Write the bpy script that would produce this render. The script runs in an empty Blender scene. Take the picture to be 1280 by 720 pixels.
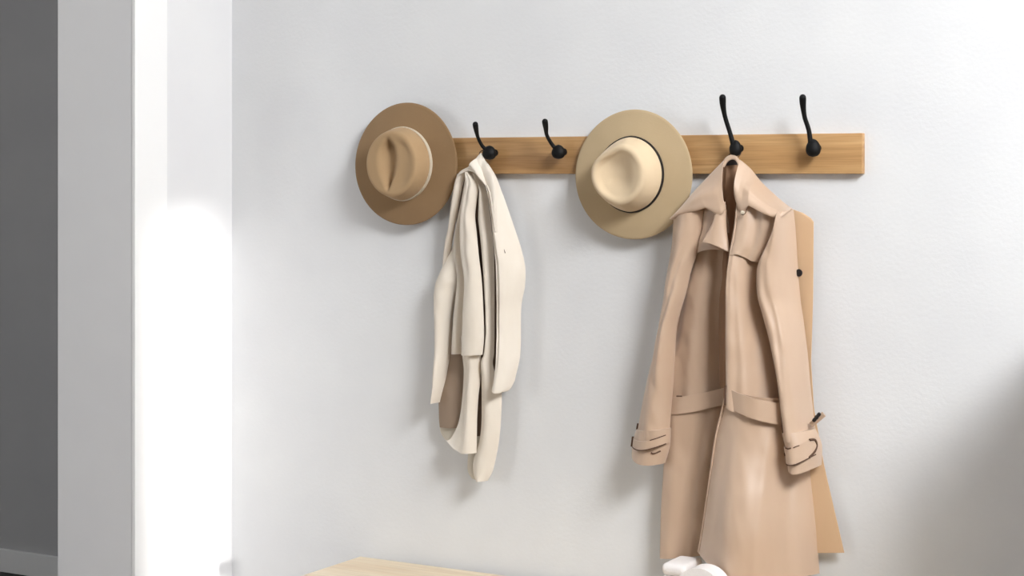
import bpy, bmesh, math, random
from mathutils import Vector, Matrix, noise
random.seed(4)
PI = math.pi
COL = bpy.context.scene.collection

# ------------------------------------------------------------------ camera frame
FPX = 2200.0; HZ = 217.0                      # focal length and horizon of the photograph, in pixels of 1280x720
CAM = Vector((2.62, -4.538, 1.65))
FW = Vector((-0.5, 0.8660254, 0)); RT = Vector((0.8660254, 0.5, 0)); UP = Vector((0, 0, 1))
def W(px, py, o):
    """the point a distance o in front of the wall (y = 0) seen at a pixel"""
    d = FW + RT*((px-640)/FPX) + UP*((HZ-py)/FPX)
    t = (-o - CAM.y)/d.y
    return CAM + d*t

# ------------------------------------------------------------------ materials
def lin(c):
    return tuple((v/12.92 if v <= .04045 else ((v+.055)/1.055)**2.4) for v in [x/255 for x in c])
def new_mat(name):
    m = bpy.data.materials.new(name); m.use_nodes = True
    nt = m.node_tree; b = nt.nodes['Principled BSDF']
    return m, nt, b
def plain(name, rgb, rough=.6, metal=0, spec=.5):
    m, nt, b = new_mat(name)
    b.inputs['Base Color'].default_value = (*lin(rgb), 1)
    b.inputs['Roughness'].default_value = rough; b.inputs['Metallic'].default_value = metal
    b.inputs['Specular IOR Level'].default_value = spec
    n = nt.nodes.new('ShaderNodeTexNoise'); n.inputs['Scale'].default_value = 60
    bp = nt.nodes.new('ShaderNodeBump'); bp.inputs['Strength'].default_value = .04; bp.inputs['Distance'].default_value = .002
    nt.links.new(n.outputs['Fac'], bp.inputs['Height']); nt.links.new(bp.outputs['Normal'], b.inputs['Normal'])
    return m
def mottled(name, c1, c2, scale=(3, 3, 3), nscale=2, rough=.85, bump=.15, bscale=180, sheen=0, spec=.25, bdist=.001):
    m, nt, b = new_mat(name)
    tc = nt.nodes.new('ShaderNodeTexCoord'); mp = nt.nodes.new('ShaderNodeMapping'); mp.inputs['Scale'].default_value = scale
    nt.links.new(tc.outputs['Object'], mp.inputs['Vector'])
    n = nt.nodes.new('ShaderNodeTexNoise'); n.inputs['Scale'].default_value = nscale; n.inputs['Detail'].default_value = 4
    nt.links.new(mp.outputs['Vector'], n.inputs['Vector'])
    r = nt.nodes.new('ShaderNodeValToRGB')
    r.color_ramp.elements[0].position = .3; r.color_ramp.elements[0].color = (*lin(c1), 1)
    r.color_ramp.elements[1].position = .7; r.color_ramp.elements[1].color = (*lin(c2), 1)
    nt.links.new(n.outputs['Fac'], r.inputs['Fac']); nt.links.new(r.outputs['Color'], b.inputs['Base Color'])
    b.inputs['Roughness'].default_value = rough; b.inputs['Specular IOR Level'].default_value = spec
    b.inputs['Sheen Weight'].default_value = sheen; b.inputs['Sheen Roughness'].default_value = .5
    n2 = nt.nodes.new('ShaderNodeTexNoise'); n2.inputs['Scale'].default_value = bscale; n2.inputs['Detail'].default_value = 3
    nt.links.new(tc.outputs['Object'], n2.inputs['Vector'])
    bp = nt.nodes.new('ShaderNodeBump'); bp.inputs['Strength'].default_value = bump; bp.inputs['Distance'].default_value = bdist
    nt.links.new(n2.outputs['Fac'], bp.inputs['Height']); nt.links.new(bp.outputs['Normal'], b.inputs['Normal'])
    return m
def wood(name, cols, stretch=(1.2, 16, 16), rough=.45):
    m, nt, b = new_mat(name)
    tc = nt.nodes.new('ShaderNodeTexCoord'); mp = nt.nodes.new('ShaderNodeMapping'); mp.inputs['Scale'].default_value = stretch
    nt.links.new(tc.outputs['Object'], mp.inputs['Vector'])
    n = nt.nodes.new('ShaderNodeTexNoise'); n.inputs['Scale'].default_value = 1.6; n.inputs['Detail'].default_value = 6; n.inputs['Distortion'].default_value = .9
    nt.links.new(mp.outputs['Vector'], n.inputs['Vector'])
    r = nt.nodes.new('ShaderNodeValToRGB'); e = r.color_ramp.elements
    e[0].position = .3; e[0].color = (*lin(cols[0]), 1); e[1].position = .72; e[1].color = (*lin(cols[2]), 1)
    k = e.new(.52); k.color = (*lin(cols[1]), 1)
    nt.links.new(n.outputs['Fac'], r.inputs['Fac'])
    mp2 = nt.nodes.new('ShaderNodeMapping'); mp2.inputs['Scale'].default_value = (stretch[0]*3, stretch[1]*14, stretch[2]*14)
    nt.links.new(tc.outputs['Object'], mp2.inputs['Vector'])
    n2 = nt.nodes.new('ShaderNodeTexNoise'); n2.inputs['Scale'].default_value = 1.5; n2.inputs['Detail'].default_value = 3
    nt.links.new(mp2.outputs['Vector'], n2.inputs['Vector'])
    mx = nt.nodes.new('ShaderNodeMix'); mx.data_type = 'RGBA'; mx.blend_type = 'MULTIPLY'; mx.inputs['Factor'].default_value = .28
    g = nt.nodes.new('ShaderNodeValToRGB'); g.color_ramp.elements[0].position = .35; g.color_ramp.elements[0].color = (.45, .4, .35, 1); g.color_ramp.elements[1].position = .6
    nt.links.new(n2.outputs['Fac'], g.inputs['Fac'])
    nt.links.new(r.outputs['Color'], mx.inputs[6]); nt.links.new(g.outputs['Color'], mx.inputs[7])
    nt.links.new(mx.outputs[2], b.inputs['Base Color'])
    b.inputs['Roughness'].default_value = rough; b.inputs['Specular IOR Level'].default_value = .3
    bp = nt.nodes.new('ShaderNodeBump'); bp.inputs['Strength'].default_value = .1; bp.inputs['Distance'].default_value = .001
    nt.links.new(n2.outputs['Fac'], bp.inputs['Height']); nt.links.new(bp.outputs['Normal'], b.inputs['Normal'])
    return m

M = dict(
    wall=mottled('white_plaster', (226, 227, 229), (232, 233, 234), nscale=1.2, rough=.9, bump=.25, bscale=90, bdist=.002),
    pier=mottled('smooth_white_plaster', (226, 226, 228), (230, 230, 231), nscale=1, rough=.9, bump=.05, bscale=60),
    room=plain('greige_room_paint', (188, 186, 182), .9),
    trimw=plain('white_gloss_trim', (246, 246, 246), .55),
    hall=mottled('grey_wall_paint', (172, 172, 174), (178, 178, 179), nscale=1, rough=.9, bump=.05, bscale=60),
    skirt=plain('grey_baseboard_paint', (222, 222, 222), .5),
    dfloor=wood('dark_floor_boards', ((22, 20, 19), (30, 27, 25), (40, 36, 33)), (1, 5, 5), .5),
    floor=wood('pale_floor_boards', ((120, 104, 86), (136, 118, 98), (150, 132, 112)), (1, 5, 5), .5),
    ceil=plain('white_ceiling_paint', (238, 238, 238), .9),
    rail=wood('oak_rail', ((164, 124, 80), (188, 147, 99), (204, 165, 117))),
    bench=wood('pale_birch', ((236, 212, 178), (243, 224, 194), (249, 234, 208)), (1, 9, 9)),
    iron=plain('black_cast_iron', (9, 9, 10), .6, 0, .25),
    felt_brown=mottled('brown_felt', (142, 114, 82), (149, 121, 89), nscale=2, rough=.95, bump=.3, bscale=260, sheen=.1),
    felt_crown=mottled('tan_felt', (172, 142, 106), (182, 153, 117), nscale=2, rough=.95, bump=.3, bscale=260, sheen=.1),
    felt_sand=mottled('sand_felt', (186, 164, 130), (194, 172, 138), nscale=2, rough=.95, bump=.3, bscale=260, sheen=.1),
    felt_cream=mottled('pale_sand_felt', (214, 192, 160), (222, 200, 168), nscale=2, rough=.95, bump=.3, bscale=260, sheen=.1),
    band_pale=plain('pale_grosgrain', (208, 196, 176), .8),
    band_black=plain('black_grosgrain', (26, 20, 18), .7),
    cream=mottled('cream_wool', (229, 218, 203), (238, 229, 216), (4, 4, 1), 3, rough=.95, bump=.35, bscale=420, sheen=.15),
    cream_lining=mottled('taupe_lining', (150, 130, 112), (160, 140, 122), (4, 4, 1), 3, rough=.8, bump=.1, bscale=300),
    fold_shade=mottled('dark_taupe_fold_shade', (112, 92, 76), (122, 102, 86), (4, 4, 1), 3, rough=.8, bump=.1, bscale=300),  # dark tone standing for the shade in gaps between folds
    cream_shadow=mottled('shaded_cream_wool', (200, 192, 176), (210, 202, 188), (4, 4, 1), 3, rough=.95, bump=.35, bscale=420),  # darker copy of the cream wool; shade put into the colour
    trench=mottled('beige_gabardine', (194, 164, 138), (202, 174, 149), (3, 3, .8), 3, rough=.48, bump=.12, bscale=500, sheen=.35, spec=.9),
    trench_in=mottled('brown_coat_lining', (150, 116, 90), (162, 128, 102), (3, 3, .8), 3, rough=.75, bump=.1, bscale=400),
    trench_tan=mottled('tan_gabardine', (206, 172, 136), (214, 180, 145), (3, 3, .8), 3, rough=.8, bump=.1, bscale=500),
    stitch=plain('dark_brown_stitching', (92, 66, 50), .8),
    horn=plain('dark_horn_button', (28, 22, 24), .35),
    towel=mottled('white_terry', (238, 232, 230), (246, 242, 240), nscale=6, rough=1, bump=.7, bscale=240, bdist=.002),
    label=plain('dark_woven_label', (50, 44, 44), .8),
)

# ------------------------------------------------------------------ object helpers
def finish(name, bm, m, parent=None, smooth=True, angle=40):
    me = bpy.data.meshes.new(name)
    bmesh.ops.recalc_face_normals(bm, faces=bm.faces)
    bm.to_mesh(me); bm.free()
    o = bpy.data.objects.new(name, me); COL.objects.link(o)
    me.materials.append(m)
    if smooth:
        me.polygons.foreach_set('use_smooth', [True]*len(me.polygons))
        me.set_sharp_from_angle(angle=math.radians(angle))
    if parent:
        o.parent = parent
        o.matrix_parent_inverse = Matrix.Translation(parent.location).inverted()
    return o
def empty(name, loc, label, cat, group=None):
    o = bpy.data.objects.new(name, None); COL.objects.link(o); o.location = loc
    o.empty_display_size = .05
    o['label'] = label; o['category'] = cat
    if group: o['group'] = group
    return o
def box(bm, lo, hi, bev=0, seg=2):
    r = bmesh.ops.create_cube(bm, size=1)
    c = [(a+b)/2 for a, b in zip(lo, hi)]; s = [b-a for a, b in zip(lo, hi)]
    for v in r['verts']: v.co = Vector([c[i]+v.co[i]*s[i] for i in range(3)])
    if bev:
        es = list({e for v in r['verts'] for e in v.link_edges})
        bmesh.ops.bevel(bm, geom=es, offset=bev, segments=seg, affect='EDGES', profile=.5)
def struct(name, lo, hi, m, bev=0):
    bm = bmesh.new(); box(bm, lo, hi, bev)
    o = finish(name, bm, m, smooth=False); o['kind'] = 'structure'; return o
def crom(pts, t):
    n = len(pts)-1; x = max(0, min(t, 1))*n; i = min(int(x), n-1); f = x-i
    p0 = pts[max(i-1, 0)]; p1 = pts[i]; p2 = pts[i+1]; p3 = pts[min(i+2, n)]
    return [0.5*((2*b)+(-a+c)*f+(2*a-5*b+4*c-d)*f*f+(-a+3*b-3*c+d)*f**3) for a, b, c, d in zip(p0, p1, p2, p3)]
class Poly:
    def __init__(s, pts, smooth=True):
        s.raw = []
        N = 24*(len(pts)-1)
        for k in range(N+1):
            t = k/N
            if smooth: s.raw.append(crom(pts, t))
            else:
                x = t*(len(pts)-1); i = min(int(x), len(pts)-2); f = x-i
                s.raw.append([a+(b-a)*f for a, b in zip(pts[i], pts[i+1])])
        s.L = [0]
        for a, b in zip(s.raw, s.raw[1:]): s.L.append(s.L[-1]+math.hypot(a[0]-b[0], a[1]-b[1])+1e-6)
    def at(s, t):
        d = t*s.L[-1]
        import bisect
        i = max(0, min(bisect.bisect_right(s.L, d)-1, len(s.L)-2)); f = (d-s.L[i])/(s.L[i+1]-s.L[i])
        f = max(0, min(f, 1))
        return [a+(b-a)*f for a, b in zip(s.raw[i], s.raw[i+1])]
def sstep(a, b, x):
    t = max(0, min((x-a)/(b-a), 1)) if b != a else (1.0 if x >= b else 0.0); return t*t*(3-2*t)
SURF = {}
def seam(name, seed, uv, r, m, parent, out=.001, n=24):
    bm = bmesh.new(); tube(bm, smoothpath([SURF[seed](u, v, out) for u, v in uv], n), [r]*n, 8)
    return finish(name, bm, m, parent)
def cloth(name, A, B, m, parent, nu=28, nv=70, bulge=0.0, pw=.6, peak=.5, back=None, th=.003, folds=(), wr=.0015, seed=0, warp=None, smooth=(True, True), byheight=True, env=None):
    """A cloth piece hung in front of the wall. A and B are its two long edges, each a list of (px, py, distance from the wall).
    bulge: how far the middle stands out; back: how far the rear side of a tube stands back (None: a single layer, th thick);
    folds: (u at top, u at bottom, half width, depth, v start, v end)."""
    a, b = Poly(A, smooth[0]), Poly(B, smooth[1])
    def surf(u, v, out=.0012):                              # a point on the face of this piece
        q = [x+(y-x)*u for x, y in zip(a.at(v), b.at(v))]
        if warp:
            dx, dy = warp(u, v); q[0] += dx; q[1] += dy
        p = W(*q); uu = u**(math.log(.5)/math.log(peak)) if 0 < u < 1 else u
        p.y -= bulge*max(0, math.sin(PI*uu))**pw+out; return p
    SURF[seed] = surf
    bm = bmesh.new(); front = []; rear = []
    for j in range(nv+1):
        v = j/nv; pa = a.at(v); pb = b.at(v); fr = []; rr = []
        e = env(v) if env else 1
        for i in range(nu+1):
            u = i/nu
            q = [x+(y-x)*u for x, y in zip(pa, pb)]
            if warp:
                dx, dy = warp(u, v); q[0] += dx; q[1] += dy
            p = W(q[0], q[1], q[2])
            uu = u**(math.log(.5)/math.log(peak)) if 0 < u < 1 else u
            prof = max(0, math.sin(PI*uu))**pw
            d = bulge*prof*e
            for (u0, u1, w, dep, v0, v1) in folds:
                c = u0+(u1-u0)*v
                ff = sstep(v0-.08, v0+.08, v)*(1-sstep(v1-.08, v1+.08, v)) if v0 > 0 or v1 < 1 else 1
                if v0 <= 0 and v1 < 1: ff = 1-sstep(v1-.1, v1+.1, v)
                if v1 >= 1 and v0 > 0: ff = sstep(v0-.1, v0+.1, v)
                d += dep*math.exp(-((u-c)/w)**2)*ff*min(1, prof*1.5+.15)
            if wr:
                s = Vector((p.x*14, p.z*4.5, seed*7.3))
                d += wr*2.2*noise.noise(s)*min(1, prof+.2)+wr*noise.noise(Vector((p.x*38+p.z*9, p.z*17-p.x*6, seed*3.1)))*min(1, prof+.1)
            fr.append(bm.verts.new((p.x, min(p.y-d, -.004), p.z)))
            t = th if back is None else max(th, d+back*prof*e)
            rr.append(bm.verts.new((p.x, min(p.y-d+t, -.002), p.z)))
        front.append(fr); rear.append(rr)
    for j in range(nv):
        for i in range(nu):
            bm.faces.new((front[j][i], front[j][i+1], front[j+1][i+1], front[j+1][i]))
            bm.faces.new((rear[j][i], rear[j+1][i], rear[j+1][i+1], rear[j][i+1]))
        bm.faces.new((front[j][0], front[j+1][0], rear[j+1][0], rear[j][0]))
        bm.faces.new((front[j][nu], rear[j][nu], rear[j+1][nu], front[j+1][nu]))
    for i in range(nu):
        bm.faces.new((front[0][i], rear[0][i], rear[0][i+1], front[0][i+1]))
        bm.faces.new((front[nv][i], front[nv][i+1], rear[nv][i+1], rear[nv][i]))
    return finish(name, bm, m, parent, angle=50)
def tube(bm, pts, rad, n=16, caps=True):
    rings = []
    for k, p in enumerate(pts):
        a = pts[max(k-1, 0)]; b = pts[min(k+1, len(pts)-1)]; t = (b-a).normalized()
        ref = Vector((1, 0, 0)) if abs(t.x) < .8 else Vector((0, 0, 1))
        s = t.cross(ref).normalized(); w = t.cross(s).normalized()
        rings.append([bm.verts.new(p+(s*math.cos(2*PI*i/n)+w*math.sin(2*PI*i/n))*rad[k]) for i in range(n)])
    for r0, r1 in zip(rings, rings[1:]):
        for i in range(n): bm.faces.new((r0[i], r0[(i+1) % n], r1[(i+1) % n], r1[i]))
    if caps: bm.faces.new(rings[0]); bm.faces.new(rings[-1])
def smoothpath(pts, n):
    return [Vector(crom([tuple(p) for p in pts], k/(n-1))) for k in range(n)]
def cord(name, ppts, r, m, parent, n=24):
    bm = bmesh.new(); pts = smoothpath([W(*p) for p in ppts], n); tube(bm, pts, [r]*n, 10)
    return finish(name, bm, m, parent)

# ------------------------------------------------------------------ the room
PX0, PX1, PY = -1.368, -1.060, -.475
struct('wall_back', (PX1, 0, -.02), (4.4, .15, 4.4), M['wall'])
struct('wall_left', (PX0, PY, -.02), (PX1, .15, 4.4), M['pier'])
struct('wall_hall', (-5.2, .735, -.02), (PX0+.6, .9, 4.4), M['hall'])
struct('wall_hall_left', (-5.3, -7, -.02), (-5.2, .9, 4.4), M['room'])
struct('baseboard_hall', (-5.2, .717, 0), (PX0+.6, .735, .095), M['skirt'], .003)
struct('floor', (PX0, -7, -.06), (4.4, 0, 0), M['floor'])
struct('floor_hall', (-5.2, -7, -.06), (PX0, .735, 0), M['dfloor'])
struct('ceiling', (-5.3, -7, 4.3), (4.4, .9, 4.4), M['ceil'])
struct('wall_front', (-5.3, -7.1, -.02), (4.4, -7, 4.4), M['room'])
# trim: flat casing on the reveal of the pier
c0 = W(205.5, 400, 0); 
def yon(px):                                   # y of the pier's right face at a pixel
    d = FW+RT*((px-640)/FPX); t = (PX1-CAM.x)/d.x; return CAM.y+d.y*t
struct('trim_1', (PX1, PY-.002, 0), (PX1+.012, yon(205.5), 4.3), M['trimw'], .001)
# right wall with a tall narrow window
WY0, WY1, WZ0, WZ1 = -4.25, -3.90, .04, 2.28
bm = bmesh.new()
box(bm, (4.4, -7, -.02), (4.55, WY0, 4.4)); box(bm, (4.4, WY1, -.02), (4.55, .15, 4.4))
box(bm, (4.4, WY0, -.02), (4.55, WY1, WZ0)); box(bm, (4.4, WY0, WZ1), (4.55, WY1, 4.4))
o = finish('wall_right', bm, M['room'], smooth=False); o['kind'] = 'structure'
bm = bmesh.new()
for lo, hi in (((4.42, WY0, WZ0), (4.5, WY0+.04, WZ1)), ((4.42, WY1-.04, WZ0), (4.5, WY1, WZ1)), ((4.42, WY0, WZ0), (4.5, WY1, WZ0+.04)), ((4.42, WY0, WZ1-.04), (4.5, WY1, WZ1))):
    box(bm, lo, hi)
o = finish('window_1', bm, M['trimw'], smooth=False); o['kind'] = 'structure'
# unseen block added just right of frame; its top edge throws the diagonal shade
struct('shade_block_right', (1.73, -.66, 0), (1.89, 0, 1.40), M['wall'])

# ------------------------------------------------------------------ bench
bo = .03
zb = W(450, 695, bo).z; bx0 = W(450, 695, bo).x
bench = empty('bench', (bx0+.9, -bo-.2, 0), 'pale birch wooden bench with a thick top standing against the white wall', 'bench')
bm = bmesh.new(); box(bm, (bx0, -bo-.42, zb-.04), (bx0+1.9, -bo, zb), .006, 3)
finish('seat', bm, M['bench'], bench, angle=35)
for lx in (bx0+.06, bx0+1.78):
    for ly in (-bo-.38, -bo-.1):
        bm = bmesh.new(); box(bm, (lx, ly, 0), (lx+.05, ly+.05, zb-.04), .004)
        finish('leg', bm, M['bench'], bench, angle=35)
for ly in (-bo-.37, -bo-.09):
    bm = bmesh.new(); box(bm, (bx0+.11, ly, zb-.1), (bx0+1.78, ly+.025, zb-.04), .002)
    finish('apron', bm, M['bench'], bench, angle=35)

# ------------------------------------------------------------------ rail
RO = .024
rl = W(476, 195, RO).x; rr_ = W(1077.5, 195, RO).x
rzt = W(1078, 166.3, RO).z; rzb = W(1078, 217.3, RO).z
bm = bmesh.new(); box(bm, (rl, -RO, rzb), (rr_, 0, rzt), .002)
rail = finish('coat_rail', bm, M['rail'], angle=35)
rail['label'] = 'long flat oak board screwed level to the white wall behind the hooks'; rail['category'] = 'coat rack'

def hook(ball, tip, path, br, bh, tr, sr, label, bo_=.058, to=.115):
    b = W(ball[0], ball[1], bo_)
    root = empty('coat_hook', Vector((b.x, -RO, b.z)), label, 'hook', 'black hooks along the oak rail')
    bm = bmesh.new()
    pl = [Vector((b.x, -RO-k, b.z)) for k in (0, .003, .005, .006)]
    tube(bm, pl, [.0105, .0105, .0095, .006], 24)
    finish('back_plate', bm, M['iron'], root)
    bm = bmesh.new()
    tube(bm, [Vector((b.x, -RO-.004, b.z)), Vector((b.x, -.04, b.z)), Vector((b.x, -bo_, b.z))], [.008, .0065, .007], 16)
    finish('neck', bm, M['iron'], root)
    bm = bmesh.new(); pr = []; rd = []
    for k in range(17):                                    # rounded knob, slightly pear shaped
        t = -1+2*k/16; r = math.sqrt(max(0, 1-t*t))
        pr.append(Vector((b.x, b.y, b.z+t*bh))); rd.append(max(br*r*(1-.16*t), .0006))
    tube(bm, pr, rd, 20)
    for v in bm.verts: v.co.y = b.y+(v.co.y-b.y)*.85
    finish('knob', bm, M['iron'], root)
    bm = bmesh.new()
    P = [W(ball[0]-br*150, ball[1]-bh*150, bo_+.004)]
    for k, (x, y) in enumerate(path):
        f = (k+1)/(len(path)+1); P.append(W(x, y, bo_+(to-bo_)*f))
    P.append(W(tip[0], tip[1], to))
    P = smoothpath(P, 26); n = len(P)
    d = (P[-1]-P[-2]).normalized()
    rad = [sr*(1.15-.15*min(1, k/6))+(tr-sr)*sstep(.5, .95, k/(n-1)) for k in range(n)]
    for k in range(1, 6):
        a = k/5*PI/2; P.append(P[n-1]+d*tr*math.sin(a)); rad.append(max(tr*math.cos(a), .0004))
    tube(bm, P, rad, 16)
    finish('arm', bm, M['iron'], root)
    return b
h1 = hook((611.7, 190.9), (594.2, 155.5), [(602.5, 182), (597.5, 172), (595.3, 163)], .0215, .0215, .0082, .0052, 'short black hook with the cream coat hung on its round knob')
h2 = hook((698, 189.8), (681.2, 152), [(689, 179), (683.6, 169), (682.3, 160)], .0205, .0210, .0086, .0055, 'short empty black hook between the cream coat and the sand hat')
h3 = hook((919.3, 185.3), (903.2, 122), [(912.5, 166), (906.6, 147), (903.9, 133)], .0170, .0230, .0092, .0062, 'tall black hook with the beige trench coat hung on it', to=.10)
h4 = hook((1016.5, 185), (1003.4, 122), [(1011, 163), (1006, 147), (1003.9, 133)], .0200, .0245, .0092, .0062, 'tall empty black hook at the right end of the rail', to=.10)

# ------------------------------------------------------------------ hats
def hat(cx, cy, o, Rv, label, rc, rt, h, top, mb, mc, mband, bandh, offx=0, offz=0, rot=0, tiltx=0, tilty=0, lift=.02, bandr=1.0, pin=None):
    c = W(cx, cy, o)
    root = empty('wide_brim_hat', c, label, 'hat', 'felt hats on the rail')
    N = 96
    def P(r, a, d):                                        # a: angle in the wall plane, d: out from the wall
        x = r*math.cos(a); z = r*math.sin(a)
        d += x*tiltx+z*tilty
        return Vector((c.x+x, c.y-d, c.z+z))
    def ring(bm, rf, df): return [bm.verts.new(P(rf(2*PI*i/N), 2*PI*i/N, df(2*PI*i/N))) for i in range(N)]
    def lathe(rows, name, m, close=False):
        bm = bmesh.new(); R = [ring(bm, rf, df) for rf, df in rows]
        for r0, r1 in zip(R, R[1:]):
            for i in range(N): bm.faces.new((r0[i], r0[(i+1) % N], r1[(i+1) % N], r1[i]))
        if close:
            cv = bm.verts.new(sum((v.co for v in R[-1]), Vector())/N)
            for i in range(N): bm.faces.new((R[-1][i], R[-1][(i+1) % N], cv))
        return finish(name, bm, m, root, angle=55)
    wav = lambda a: .004*math.sin(2*a+.6)
    ro = lambda a: Rv*(1+.006*math.sin(2*a+1))
    def brim_d(t, a):                                     # t 0 at crown, 1 at rim
        return (1-t)**2*.006-lift*.5*t*t+wav(a)*t*t
    rows = []
    for t in [k/14 for k in range(15)]:
        rows.append((lambda a, t=t: (rc(a)*.97)*(1-t)+ro(a)*t, lambda a, t=t: brim_d(t, a)+.0017))
    rows.append((lambda a: ro(a)+.0016, lambda a: brim_d(1, a)))
    for t in [1-k/14 for k in range(15)]:
        rows.append((lambda a, t=t: (rc(a)*.97)*(1-t)+ro(a)*t, lambda a, t=t: brim_d(t, a)-.0017))
    rows.append(rows[0])
    brim = lathe(rows, 'brim', mb)
    # crown
    rows = []
    for t in [k/10 for k in range(11)]:
        rows.append((lambda a, t=t: rc(a)*(1-t)+rt(a)*t+.003*math.sin(PI*t), lambda a, t=t: h*(t*.9)))
    for k in range(1, 6):                                 # rounded shoulder
        s = k/5*PI/2
        rows.append((lambda a, s=s: rt(a)-(1-math.cos(s))*.012, lambda a, s=s: h*.9+math.sin(s)*.012))
    for k in range(1, 17):
        f = 1-k/17
        def df(a, f=f):
            r = (rt(a)-.012)*f; return h*.9+.012-top(r*math.cos(a), r*math.sin(a))*sstep(1, .8, f)+.004*(1-f)
        rows.append((lambda a, f=f: (rt(a)-.012)*f, df))
    bm = bmesh.new(); R = [ring(bm, rf, df) for rf, df in rows]
    for v in [v for r in R for v in r]:
        pass
    for r0, r1 in zip(R, R[1:]):
        for i in range(N): bm.faces.new((r0[i], r0[(i+1) % N], r1[(i+1) % N], r1[i]))
    cv = bm.verts.new(P(0, 0, h*.9+.016-top(0, 0)))
    for i in range(N): bm.faces.new((R[-1][i], R[-1][(i+1) % N], cv))
    for v in bm.verts:                                     # the crown leans as it rises
        dd = -(v.co.y-c.y); k = max(0, dd/h); v.co.x += offx*k; v.co.z += offz*k
    finish('crown', bm, mc, root, angle=60)
    def lean(oo):
        for v in oo.data.vertices:
            dd = -(v.co.y-c.y); k = max(0, dd/h); v.co.x += offx*k; v.co.z += offz*k
    b0, b1 = .004, .004+bandh
    def rad(dz): return lambda a: (rc(a)*(1-dz/(h*.9))+rt(a)*dz/(h*.9))+.003*math.sin(PI*dz/(h*.9))
    rows = [((lambda a, r=rad(b0): r(a)-.001), lambda a: b0), ((lambda a, r=rad(b0): r(a)+.0022*bandr), lambda a: b0), ((lambda a, r=rad(b1): r(a)+.0022*bandr), lambda a: b1), ((lambda a, r=rad(b1): r(a)-.001), lambda a: b1)]
    band = lathe(rows, 'hat_band', mband); lean(band)
    return root
# brown hat: front crease runs up and down
sc1 = 405.0
def crease1(x, z):
    cx = -.012
    w = .018*(1+.3*(z/.08))
    along = sstep(-.095, -.05, z)*(1-sstep(.05, .085, z))
    return .03*math.exp(-abs((x-cx)/(w*1.35*max(.25, 1-(z/.085)**2)))**2.6)*along+.006*math.exp(-((x-.045)/.03)**2)*along
hat(505.2, 204.8, .052, .1865, 'darker brown wide brimmed felt hat at the left end of the rail', lambda a: .112-.006*abs(math.cos(a)), lambda a: .101-.006*abs(math.cos(a)), .075, crease1,
    M['felt_brown'], M['felt_crown'], M['band_pale'], .016, offx=.004, tiltx=.02, lift=.018)
def dent2(x, z):
    return .03*math.exp(-(abs((x+.016)/.052)**2.6+abs((z-.002)/.056)**2.6))
def rt2(a):                                               # pinched: the top is drawn out to the upper left
    return .088+.010*max(0, math.cos(a-PI*.93))**2-.012*max(0, math.cos(a-PI*.68))**6-.006*abs(math.cos(a))
hat(789.8, 218, .052, .1835, 'pale sand wide brimmed felt hat with a thin black band, halfway along the rail', lambda a: .108-.005*abs(math.cos(a)), rt2, .082, dent2,
    M['felt_sand'], M['felt_cream'], M['band_black'], .010, tiltx=.02, lift=.018, bandr=1.4)

# ------------------------------------------------------------------ cream coat
cc = empty('cream_coat', W(600, 215, .05), 'short cream woollen coat hung folded and bunched from a short hook', 'coat')
c = M['cream']
def L(pts, o): return [(x, y, o) if not isinstance(o, (list, tuple)) else (x, y, o[i]) for i, (x, y) in enumerate(pts)]
# lining and lower rear piece (left, dark)
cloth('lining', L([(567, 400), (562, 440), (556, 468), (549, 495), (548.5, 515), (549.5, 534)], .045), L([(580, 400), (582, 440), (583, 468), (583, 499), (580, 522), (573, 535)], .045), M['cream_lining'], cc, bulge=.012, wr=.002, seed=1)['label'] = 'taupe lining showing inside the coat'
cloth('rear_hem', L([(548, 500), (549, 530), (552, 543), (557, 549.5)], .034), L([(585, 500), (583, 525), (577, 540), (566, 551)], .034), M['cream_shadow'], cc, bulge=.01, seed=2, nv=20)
# left lobe (rear sleeve)
cloth('left_sleeve', L([(569, 298), (563, 315), (547.8, 347), (545, 362), (546, 385), (547.6, 420), (547.6, 460), (548, 502)], [.03, .035, .045, .04, .04, .04, .045, .05]),
      L([(577, 300), (578, 320), (577, 350), (572, 362), (566, 392), (565, 432), (559, 466), (549.5, 503)], [.05, .05, .045, .045, .045, .045, .05, .052]), c, cc, bulge=.045, pw=.8, peak=.4, back=.01, wr=.003, seed=3, nv=90, env=lambda v: sstep(-.02, .4, v))
# leftmost sliver behind the front
cloth('back_panel', L([(588, 208), (577, 213), (571, 221), (566.7, 240), (561, 285), (556.7, 306), (554, 335), (556, 350)], [.066, .066, .064, .062, .05, .04, .03, .03]),
      L([(590, 212), (584, 216), (580, 224), (575.5, 242), (568, 285), (564.5, 306), (562, 325), (560, 345)], [.066, .066, .064, .062, .05, .04, .03, .03]), c, cc, bulge=.014, wr=.0015, seed=4, nv=60)
# lower front (below the boxy hem), ends y ~567
cloth('lower_front', L([(576, 420), (578, 446), (579.6, 465), (577.5, 500), (573, 528), (564, 547), (558, 551)], .07),
      L([(601, 420), (600.5, 448), (599.5, 478), (597.6, 494), (596, 520), (595.5, 552), (595.5, 566)], .075), c, cc, bulge=.03, pw=.8, peak=.62, wr=.002, seed=5, nv=60,
      folds=((.3, .5, .16, -.008, 0, 1),), warp=lambda u, v: (0, 5*math.sin(PI*u)*sstep(.8, 1, v)))
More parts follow.
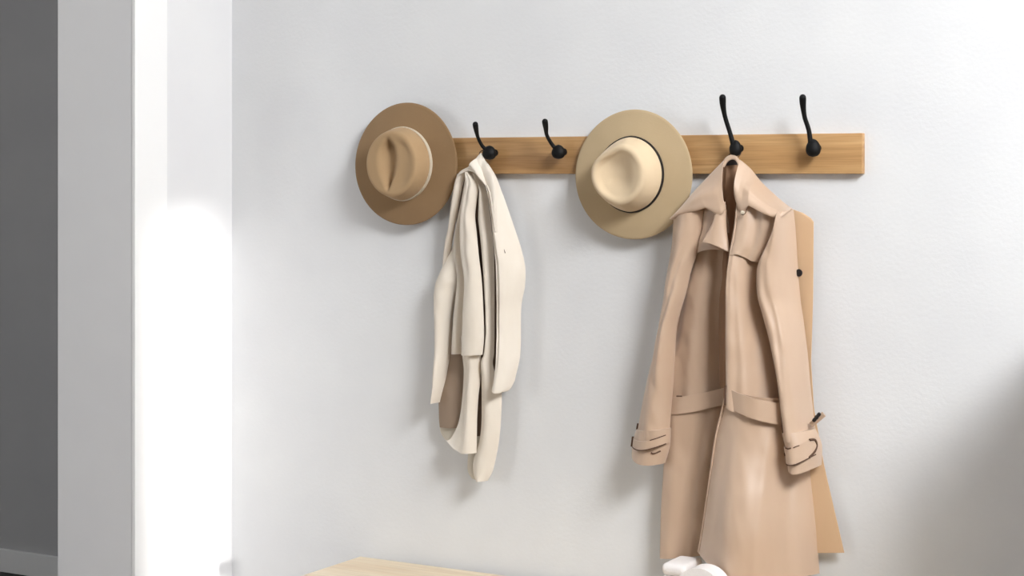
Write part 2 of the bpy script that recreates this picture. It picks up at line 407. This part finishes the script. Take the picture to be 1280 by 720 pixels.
# long middle panel: opening edge to the lowest tip
cloth('front_panel', L([(594, 216), (602, 228), (603.5, 236), (601, 250), (599, 271), (600.7, 285), (603, 306), (605.5, 333), (607.5, 358), (610, 398), (610, 420), (607, 442), (603, 450), (602, 479), (602, 524), (599, 552), (592, 575), (592, 592), (597, 600)],
      [.06, .06]+[.055]*17),
      L([(600, 218), (604, 230), (608, 240), (610, 252), (612.3, 271), (614, 287), (616.3, 306), (617.3, 333), (617.6, 358), (617.6, 398), (617.6, 420), (617, 442), (616, 458), (626, 487), (626, 517), (624.5, 540), (621.5, 562), (615.5, 588), (609, 601)],
      [.065, .065]+[.07]*11+[.055]*6), c, cc, bulge=.03, pw=.9, peak=.5, wr=.0015, seed=6, nv=150, back=.004)
cloth('lining', L([(574, 225), (570, 285), (570, 330), (574, 400), (584, 470), (592, 520), (594, 556)], .02), L([(612, 222), (628, 262), (641, 330), (641, 400), (636, 465), (613, 520), (603, 556)], .02), M['fold_shade'], cc, bulge=.004, wr=.001, seed=11)['label'] = 'dark taupe sheet drawing the shade between the folds'  # backing sheet, coloured dark to draw the shade in the fold gaps
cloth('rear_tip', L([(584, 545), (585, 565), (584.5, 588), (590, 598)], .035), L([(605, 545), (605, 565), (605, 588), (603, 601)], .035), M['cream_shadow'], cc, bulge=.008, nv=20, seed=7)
# boxy front flap (left of the opening) down to the hem at y 444
cloth('front_flap', L([(586, 213), (582, 220), (578, 242), (576, 253), (570.6, 278), (567, 300), (567.5, 320), (571, 350), (568, 385), (565, 420), (564, 443)],
      [.055, .055, .055, .055, .055, .055, .06, .065, .07, .075, .075]),
      L([(590, 214), (598.5, 226), (597.5, 238), (595.5, 252), (593.5, 271), (595.5, 292), (598, 320), (601.5, 350), (603.5, 385), (604.5, 420), (602.5, 441)],
      [.06, .075, .08, .08, .08, .085, .09, .09, .095, .095, .095]), c, cc, bulge=.032, pw=.85, peak=.6, wr=.003, seed=8, nv=120, back=.004,
      folds=((.18, .26, .13, -.04, .25, 1), (.62, .6, .1, -.006, 0, .6)), warp=lambda u, v: (0, 2.5*u*sstep(.9, 1, v)))
# right sleeve with the collar's outer fold
cloth('right_sleeve', L([(590, 211), (596, 217), (603, 226), (610.5, 236), (613.7, 250), (617, 285), (620.2, 319), (621.2, 350), (621.7, 400), (621.2, 444), (619.2, 465), (616, 484)],
      [.065, .075, .09, .095, .1, .1, .1, .1, .1, .1, .1, .1]),
      L([(601, 195), (610, 205.5), (619, 220), (626, 238), (632, 254), (644, 289), (651, 311), (656, 335), (655.5, 358), (651, 385), (650, 437), (646, 468)],
      [.055, .05, .045, .045, .045, .045, .045, .045, .045, .045, .045, .05]), c, cc, bulge=.035, pw=.75, peak=.42, back=.01, wr=.003, seed=9, nv=130,
      folds=((.16, .2, .06, -.006, .15, .9),), warp=lambda u, v: (-8*max(0, u-.6)*sstep(.9, 1, v), (20*math.sin(PI*min(1, u*.62+.05))**1-9*u)*sstep(.86, 1, v)))
# collar band
cloth('collar', L([(571, 222), (575, 214.5), (583, 210), (590, 204.5), (600.5, 191.5), (604, 197), (611, 210), (617, 224), (620, 245), (621, 290)],
      [.068, .07, .07, .07, .066, .07, .088, .105, .115, .112]),
      L([(573, 225), (578, 217), (585, 213), (590, 213), (597, 217), (602, 222), (608, 231), (612.5, 243), (615.5, 266), (618.7, 290)],
      [.065, .075, .08, .085, .088, .09, .1, .11, .115, .11]), c, cc, bulge=.006, wr=.0008, seed=10, nv=70, nu=14)['label'] = 'turned collar draped over the front'
cord('collar_edge', [(575, 218, .082), (584, 213.2, .09), (592, 214.5, .095), (600, 220.5, .10), (608, 231, .107), (612.7, 243, .116), (615.7, 266, .12), (618.9, 290, .113)], .0022, c, cc)
cord('hanging_loop', [(599, 193.5, .066), (600.5, 189.5, .064), (606, 187, .056), (611, 185, .045), (617, 187.5, .044), (613, 193, .05), (603, 195.5, .062)], .0016, M['stitch'], cc)['label'] = 'dark hanging loop'
bm = bmesh.new(); q = W(630, 313, .1); tube(bm, [q+Vector((-.004, 0, .012)), q+Vector((.004, 0, -.008))], [.0015, .0012], 8); finish('buttonhole', bm, M['stitch'], cc)

# ------------------------------------------------------------------ trench coat
tc = empty('trench_coat', W(915, 205, .06), 'long beige belted trench coat hanging open from a tall black hook', 'coat')
t = M['trench']
cloth('lining', L([(903, 201), (900, 240), (898, 300), (898, 400), (900, 500)], .03), L([(924, 202), (926, 240), (930, 300), (930, 400), (925, 500)], .03), M['trench_in'], tc, bulge=.012, wr=.004, seed=20, folds=((.4, .4, .12, .01, 0, 1),))['label'] = 'brown lining seen in the open neck'
# tan rear panel at the right
cloth('back_panel', L([(890, 224), (866, 262), (860, 337), (850, 385), (845, 450), (840, 520), (835, 600), (833, 690)], .012), L([(1003, 266), (1016.7, 275), (1016, 373), (1013.5, 453), (1017, 510), (1030, 583), (1055, 691)], [.02, .02, .02, .02, .02, .025, .03]),
      M['trench_tan'], tc, bulge=.006, wr=.0012, seed=21, smooth=(True, False), nu=50)['label'] = 'tan rear panel showing at the right'
# left body
cloth('left_front', L([(862, 258), (866, 300), (858, 337), (848, 367), (843, 400), (836, 440), (833, 480), (833, 519)], .035),
      L([(908, 262), (914, 320), (917, 400), (917, 460), (917, 502)], [.065, .035, .022, .022, .025]), t, tc, bulge=.034, pw=.7, peak=.42, wr=.003, seed=22, nv=110,
      folds=((.7, .8, .12, -.014, .1, 1), (.1, .06, .1, -.02, .05, .7), (.3, .25, .12, -.007, .4, 1), (.9, .9, .08, -.012, .1, 1)), warp=lambda u, v: (0, -1.5*math.sin(PI*u)*v))
cloth('left_storm_flap', L([(880, 258), (878, 285), (874, 300), (871.5, 316)], [.09, .092, .094, .098]), L([(907, 256), (908, 285), (910, 300), (911.5, 315)], [.09, .09, .09, .09]), t, tc, bulge=.012, wr=.001, seed=23, nv=30,
      warp=lambda u, v: (0, -4*math.sin(PI*u)*sstep(.75, 1, v)))
# right body
cloth('right_front', L([(922, 250), (919, 280), (913.5, 316), (909, 350), (908, 400), (908, 508)], [.095, .105, .12, .128, .13, .135]),
      L([(965, 262), (957, 318), (957, 366), (963, 400), (971, 440), (978, 480), (982, 531)], [.05, .05, .05, .05, .05, .05, .055]), t, tc, bulge=.04, pw=.6, peak=.42, wr=.003, seed=24, nv=110,
      folds=((.3, .25, .1, -.006, .3, 1), (.75, .6, .16, -.012, .2, 1), (.14, .12, .05, -.004, 0, .5)), warp=lambda u, v: (0, 1.5*math.sin(PI*u)*v))
cloth('right_storm_flap', L([(922, 252), (919.5, 280), (917, 300), (912.7, 319)], [.11, .12, .128, .136]), L([(978, 266), (972, 290), (962, 312), (950, 328)], [.085, .09, .09, .092]), t, tc, bulge=.022, pw=.6, wr=.0018, seed=25, nv=40,
      folds=((.45, .6, .14, -.012, 0, 1),), warp=lambda u, v: (0, -4*math.exp(-((u-.35)/.25)**2)*sstep(.7, 1, v)))
# skirts
cloth('left_skirt', L([(833, 508), (831, 560), (829, 590), (826, 640), (825.5, 697)], [.035, .04, .045, .045, .045]),
      L([(922, 492), (914, 547), (906, 586), (899, 640), (890, 693)], [.022, .02, .02, .02, .02]), t, tc, bulge=.03, pw=.6, peak=.36, wr=.002, seed=26, nv=80,
      folds=((.2, .25, .1, .004, 0, 1), (.62, .5, .1, -.01, 0, 1), (.86, .85, .14, -.012, 0, 1)))
cloth('right_skirt', L([(909, 488), (902, 515), (894.5, 547), (889, 586), (878, 662), (873, 691)], [.14, .13, .12, .12, .12, .12]),
      L([(1002, 500), (1008, 545), (1012, 590), (1016, 625), (1020, 662), (1024, 717)], [.045, .035, .03, .03, .03, .03]), t, tc, env=lambda v: .32+.68*sstep(0, .8, v), bulge=.13, pw=1.0, peak=.49, wr=.002, seed=27, nv=90, nu=44,
      folds=((.86, .80, .05, -.016, .2, 1), (.68, .62, .05, .006, .2, 1), (.2, .22, .08, -.004, .3, 1)), warp=lambda u, v: (0, 9*math.sin(PI*u)*sstep(.5, 1, v)))
# waistbands
cloth('waistband', L([(834, 497), (833, 518.5)], [.055, .057]), L([(914, 482), (914, 503)], [.04, .04]), t, tc, bulge=.018, wr=.001, seed=28, nv=8, peak=.42, warp=lambda u, v: (0, 2.5*math.sin(PI*u)))
cloth('waistband', L([(908, 484), (908, 508)], [.143, .141]), L([(1003, 506), (1006, 534)], [.052, .05]), t, tc, bulge=.052, wr=.001, seed=29, nv=8, pw=1, peak=.5, warp=lambda u, v: (0, 1.5*math.sin(PI*u)))
# placket edge roll along the front opening
cord('front_edge', [(922, 251, .112), (918, 290, .128), (911, 330, .135), (908, 400, .134), (908.5, 484, .142)], .0026, t, tc, 50)
cord('front_edge', [(909, 488, .143), (902, 515, .135), (894.5, 547, .126), (889, 586, .123), (878, 662, .123), (873, 690, .123)], .0028, t, tc, 50)
cloth('belt_loop', L([(905.5, 482), (905, 506)], .148), L([(909.5, 482), (909, 507)], .148), M['stitch'], tc, nu=4, nv=8, wr=0)['label'] = 'dark stitched belt loop at the waist'
bm = bmesh.new(); q = W(849, 495.5, .112); tube(bm, [q+Vector((-.008, 0, 0)), q+Vector((.008, 0, .001))], [.0022, .0018], 8); finish('buttonhole', bm, M['stitch'], tc)
# sleeves
cloth('left_sleeve', L([(842, 272), (840, 307), (833, 350), (827, 397), (819, 440), (811.5, 465), (804, 500), (797.5, 535), (795, 552)], [.07, .06, .055, .055, .055, .055, .055, .055, .055]),
      L([(884, 262), (874, 307), (864, 337), (857, 367), (850, 390), (845, 415), (842, 470), (838.6, 510), (836, 550)], [.08, .085, .085, .085, .085, .085, .085, .085, .085]), t, tc, bulge=.055, pw=.75, peak=.52, back=.02, wr=.004, seed=30, nv=130,
      folds=((.75, .2, .09, -.006, .15, .5), (.3, .6, .1, -.005, .4, .8)))
cloth('left_cuff', L([(797, 536), (792, 553), (791.5, 569)], .058), L([(838, 535), (837, 556), (831, 577)], .088), t, tc, bulge=.056, pw=.55, back=.022, wr=.0015, seed=31, nv=18, warp=lambda u, v: (0, (3*u-1+4*math.sin(PI*u))*v))
cloth('cuff_strap', L([(793.5, 545), (792, 556)], .068), L([(837.5, 542), (837, 553)], .097), t, tc, bulge=.056, pw=.55, nv=6, wr=.0005, seed=32, warp=lambda u, v: (0, 5*math.sin(PI*u)))
seam('strap_stitching', 32, [(.04, 1), (.2, 1), (.4, 1), (.6, 1), (.8, 1), (.97, 1)], .0016, M['stitch'], tc)
seam('strap_stitching', 32, [(.66, 0), (.8, 0), (.96, 0)], .0013, M['stitch'], tc)
seam('strap_keeper', 30, [(.03, .92), (.015, .95), (.03, .98)], .0042, M['stitch'], tc, n=8)
seam('strap_keeper', 32, [(.02, -0.0), (.03, .3), (.06, .99)], .0045, M['stitch'], tc, n=8)
seam('strap_keeper', 31, [(.72, .62), (.78, .66), (.9, .6)], .0022, M['stitch'], tc, n=8)
cloth('right_sleeve', L([(978, 266), (969, 290), (955, 316), (947.5, 335), (947.5, 366), (953, 390), (963, 428), (973, 473), (978, 514), (982, 550)], [.09, .1, .1, .1, .1, .1, .1, .1, .1, .1]),
      L([(991.5, 262), (994, 285), (995.5, 310), (997, 335), (1000, 373), (1004, 400), (1009, 440), (1012.5, 480), (1016, 514), (1020, 548)], [.04, .035, .035, .035, .035, .035, .035, .035, .035, .035]), t, tc, bulge=.068, pw=.8, peak=.45, back=.02, wr=.004, seed=33, nv=140,
      folds=((.3, .5, .1, -.006, .1, .45), (.6, .3, .12, -.006, .4, .8), (.5, .7, .08, .004, .3, .9)))
cloth('right_cuff', L([(979, 540), (984, 560), (987, 583)], .095), L([(1019, 536), (1027, 556), (1026.5, 581)], .05), t, tc, bulge=.064, pw=.55, back=.02, wr=.0015, seed=34, nv=18, warp=lambda u, v: (0, 5*math.sin(PI*u)*v+3*v*(1-u)))
cloth('cuff_strap', L([(982, 556), (984.5, 577)], .102), L([(1022, 545), (1024, 566)], .062), t, tc, bulge=.066, pw=.55, nv=8, wr=.0005, seed=35, warp=lambda u, v: (0, 5*math.sin(PI*u)))
seam('strap_stitching', 35, [(.02, 1), (.2, 1), (.4, 1), (.6, 1), (.8, 1), (.97, 1)], .0016, M['stitch'], tc)
seam('strap_stitching', 35, [(.22, 0), (.34, .02), (.45, 0)], .0017, M['stitch'], tc, n=10)
seam('strap_stitching', 35, [(.52, .02), (.6, -.0), (.68, .02)], .0014, M['stitch'], tc, n=10)
seam('strap_keeper', 35, [(.9, 0), (.975, .15), (.99, .5), (.96, .8), (.86, .98)], .0034, M['stitch'], tc)
seam('strap_keeper', 33, [(.03, .9), (.06, .95), (.05, .99)], .0022, M['stitch'], tc, n=8)
seam('strap_keeper', 35, [(.08, .4), (.12, .5)], .0022, M['stitch'], tc, n=4)
# belt end and buckle
bm = bmesh.new(); a = W(1014, 531, .075); b = W(1030, 517.5, .075)
tube(bm, [a.lerp(b, k/6) for k in range(7)], [.0075]*7, 12)
for v in bm.verts: v.co.y = -.075+(v.co.y+.075)*.4
belt = finish('belt_end', bm, t, tc)
bm = bmesh.new(); a = W(1016.5, 526.5, .083); b = W(1025, 516.5, .083)
tube(bm, [a.lerp(b, k/6) for k in range(7)], [.004, .0055, .0045, .006, .0045, .0055, .004], 12); finish('belt_buckle', bm, M['horn'], tc)
# rear button
bm = bmesh.new(); q = W(999, 341, .034); tube(bm, [q, q+Vector((0, -.003, 0)), q+Vector((0, -.006, 0)), q+Vector((0, -.007, 0))], [.0095, .0105, .0092, .006], 20)
finish('button', bm, M['horn'], tc)
# collar
cloth('left_collar', L([(905, 200), (902, 203), (884.5, 221), (866.7, 240), (850, 261), (841, 272)], [.075, .075, .075, .075, .075, .078]),
      L([(907, 262), (902, 268), (895, 268), (882, 260), (869, 264), (851, 268.8), (841, 274.5)], [.125, .13, .13, .13, .125, .11, .10]), t, tc, bulge=.02, pw=.7, wr=.0015, seed=36, nv=60, nu=30, smooth=(True, False), folds=((.5, .5, .15, .006, .1, .6),))
cloth('left_lapel', L([(898, 255), (889.5, 281), (878, 302)], [.125, .13, .135]), L([(906.5, 252), (907.5, 285), (911.5, 315)], [.115, .115, .12]), t, tc, bulge=.008, wr=.001, seed=37, nv=30, nu=20, smooth=(False, True), warp=lambda u, v: (0, -2.0*math.sin(PI*u)*v))
cloth('right_collar', L([(924.5, 199.5), (931.5, 205), (939, 212), (951, 227), (964.5, 240), (980, 253.5), (990.5, 261)], [.075, .07, .065, .055, .05, .05, .05]),
      L([(919, 250), (922, 260), (927, 265), (935.5, 257), (951, 265.5), (964.5, 271), (974, 273), (990, 262.5)], [.118, .125, .13, .135, .135, .13, .125, .10]), t, tc, bulge=.02, pw=.9, peak=.58, wr=.0015, seed=38, nv=70, nu=30, smooth=(True, False), folds=((.45, .5, .12, .006, .2, .8),))
cloth('collar_stand', L([(901.5, 205), (907, 197), (914, 193.5), (921, 196), (926, 204)], [.075, .07, .066, .07, .075]), L([(905, 209), (909.5, 202), (915, 199.5), (920, 201.5), (922.5, 208)], [.08, .076, .074, .076, .08]), t, tc, bulge=.004, wr=.0004, seed=39, nv=30, nu=8)
cloth('neck_label', L([(908.5, 204.5), (907.5, 207)], .052), L([(921.5, 201.5), (921.5, 206)], .052), M['label'], tc, nu=8, nv=6, wr=0, warp=lambda u, v: (0, -4*math.sin(PI*u)*(1-v)))['label'] = 'dark woven neck label'
bm = bmesh.new(); q = W(928.5, 266, .138); tube(bm, [q, q+Vector((0, -.003, 0)), q+Vector((0, -.006, 0))], [.006, .0065, .003], 16); finish('collar_button', bm, M['band_pale'], tc)
cord('collar_loop', [(925.5, 265, .14), (928.5, 268.5, .144), (932, 266, .142), (933, 261, .14)], .001, M['stitch'], tc)
cord('hanging_loop', [(905, 201, .075), (910, 195.5, .062), (914, 191, .052), (920, 188, .044), (926, 191, .046), (922, 197, .065)], .0016, M['stitch'], tc)['label'] = 'dark hanging loop'

# ------------------------------------------------------------------ white cloths on the bench, below the trench coat
def towel_fold(name, px0, px1, ztop, y0, y1, label, layers=4):
    x0 = W(px0, 710, -y0).x; x1 = W(px1, 710, -y0).x
    root = empty(name, ((x0+x1)/2, (y0+y1)/2, zb), label, 'towel')
    hh = (ztop-zb)/layers
    for k in range(layers):
        bm = bmesh.new(); box(bm, (x0+.002*(k % 2), y0, zb+k*hh), (x1-.003*(k % 2), y1, zb+(k+1)*hh), hh*.42, 4)
        bmesh.ops.subdivide_edges(bm, edges=[e for e in bm.edges if e.calc_length() > .05], cuts=6, use_grid_fill=True)
        for v in bm.verts: v.co += Vector((0, 0, .002*noise.noise(v.co*12)*(1 if k == layers-1 else 0)))
        finish('folded_layer', bm, M['towel'], root, angle=60)
    return root
zt = W(843, 700, .15).z
towel_fold('folded_towel', 825, 858, zt, -.2, -.08, 'white folded towel stack on the bench under the left skirt of the trench coat')
q = W(875, 705, .28); rr = (q.z-zb)/2
root = empty('rolled_towel', (q.x, -.247, zb), 'white rolled towel on the bench right of the folded white towel', 'towel')
bm = bmesh.new(); n = 40; y0, y1 = -.28, -.215
rings = []
turns = 3
def spiral(s): a = s*turns*2*PI; r = .008+(rr-.008)*s; return a, r
K = 140; prof = []
for k in range(K+1):
    a, r = spiral(k/K); prof.append((r*math.cos(a-PI/2), r*math.sin(a-PI/2)))
thk = (rr-.008)/turns*.86
inner = []
for k in range(K+1):
    a, r = spiral(k/K); r2 = max(.002, r-thk); inner.append((r2*math.cos(a-PI/2), r2*math.sin(a-PI/2)))
loop = prof+inner[::-1]
va = [bm.verts.new((q.x+x, y0, zb+rr+z)) for x, z in loop]; vb = [bm.verts.new((q.x+x, y1, zb+rr+z)) for x, z in loop]
m_ = len(loop)
for i in range(m_): bm.faces.new((va[i], va[(i+1) % m_], vb[(i+1) % m_], vb[i]))
for k in range(K):
    bm.faces.new((va[k], va[k+1], va[m_-2-k], va[m_-1-k])); bm.faces.new((vb[k], vb[m_-1-k], vb[m_-2-k], vb[k+1]))
finish('towel_roll', bm, M['towel'], root, angle=50)

# ------------------------------------------------------------------ light
def area(name, loc, tgt, sx, sy, e, col=(1, 1, 1)):
    l = bpy.data.lights.new(name, 'AREA'); l.shape = 'RECTANGLE'; l.size = sx; l.size_y = sy; l.energy = e; l.color = col
    o = bpy.data.objects.new(name, l); COL.objects.link(o); o.location = loc
    o.rotation_euler = (Vector(tgt)-Vector(loc)).to_track_quat('-Z', 'Y').to_euler(); return o
area('skylight', (4.0, -2.4, 4.05), (.6, 0, 1.2), 1.8, 1.8, 500, (.965, .982, 1))
area('window_daylight', (-3.4, -5.2, 1.9), (.2, 0, 1.2), 2.2, 2.0, 62, (.97, .985, 1))
sun = bpy.data.lights.new('sun', 'SUN'); sun.energy = 9; sun.angle = math.radians(2.2); sun.color = (1, .98, .95)
so = bpy.data.objects.new('sun', sun); COL.objects.link(so)
src = Vector((4.4, (WY0+WY1)/2, WZ1)); dst = Vector((PX1, -.25, 1.52))
so.rotation_euler = (dst-src).to_track_quat('-Z', 'Y').to_euler(); so.location = src
w = bpy.data.worlds.new('world'); bpy.context.scene.world = w; w.use_nodes = True
bg = w.node_tree.nodes['Background']; bg.inputs['Color'].default_value = (.85, .92, 1, 1); bg.inputs['Strength'].default_value = 1.0

cam = bpy.data.cameras.new('camera'); co = bpy.data.objects.new('camera', cam); COL.objects.link(co)
co.location = CAM; co.rotation_euler = (PI/2, 0, math.radians(30))
cam.sensor_width = 36; cam.lens = FPX/1280*36; cam.shift_y = -(360-HZ)/1280
cam.clip_end = 100
s = bpy.context.scene; s.camera = co
s.view_settings.view_transform = 'Standard'; s.view_settings.look = 'None'; s.view_settings.gamma = 1
s.view_settings.use_curve_mapping = False; s.view_settings.exposure = -0.12
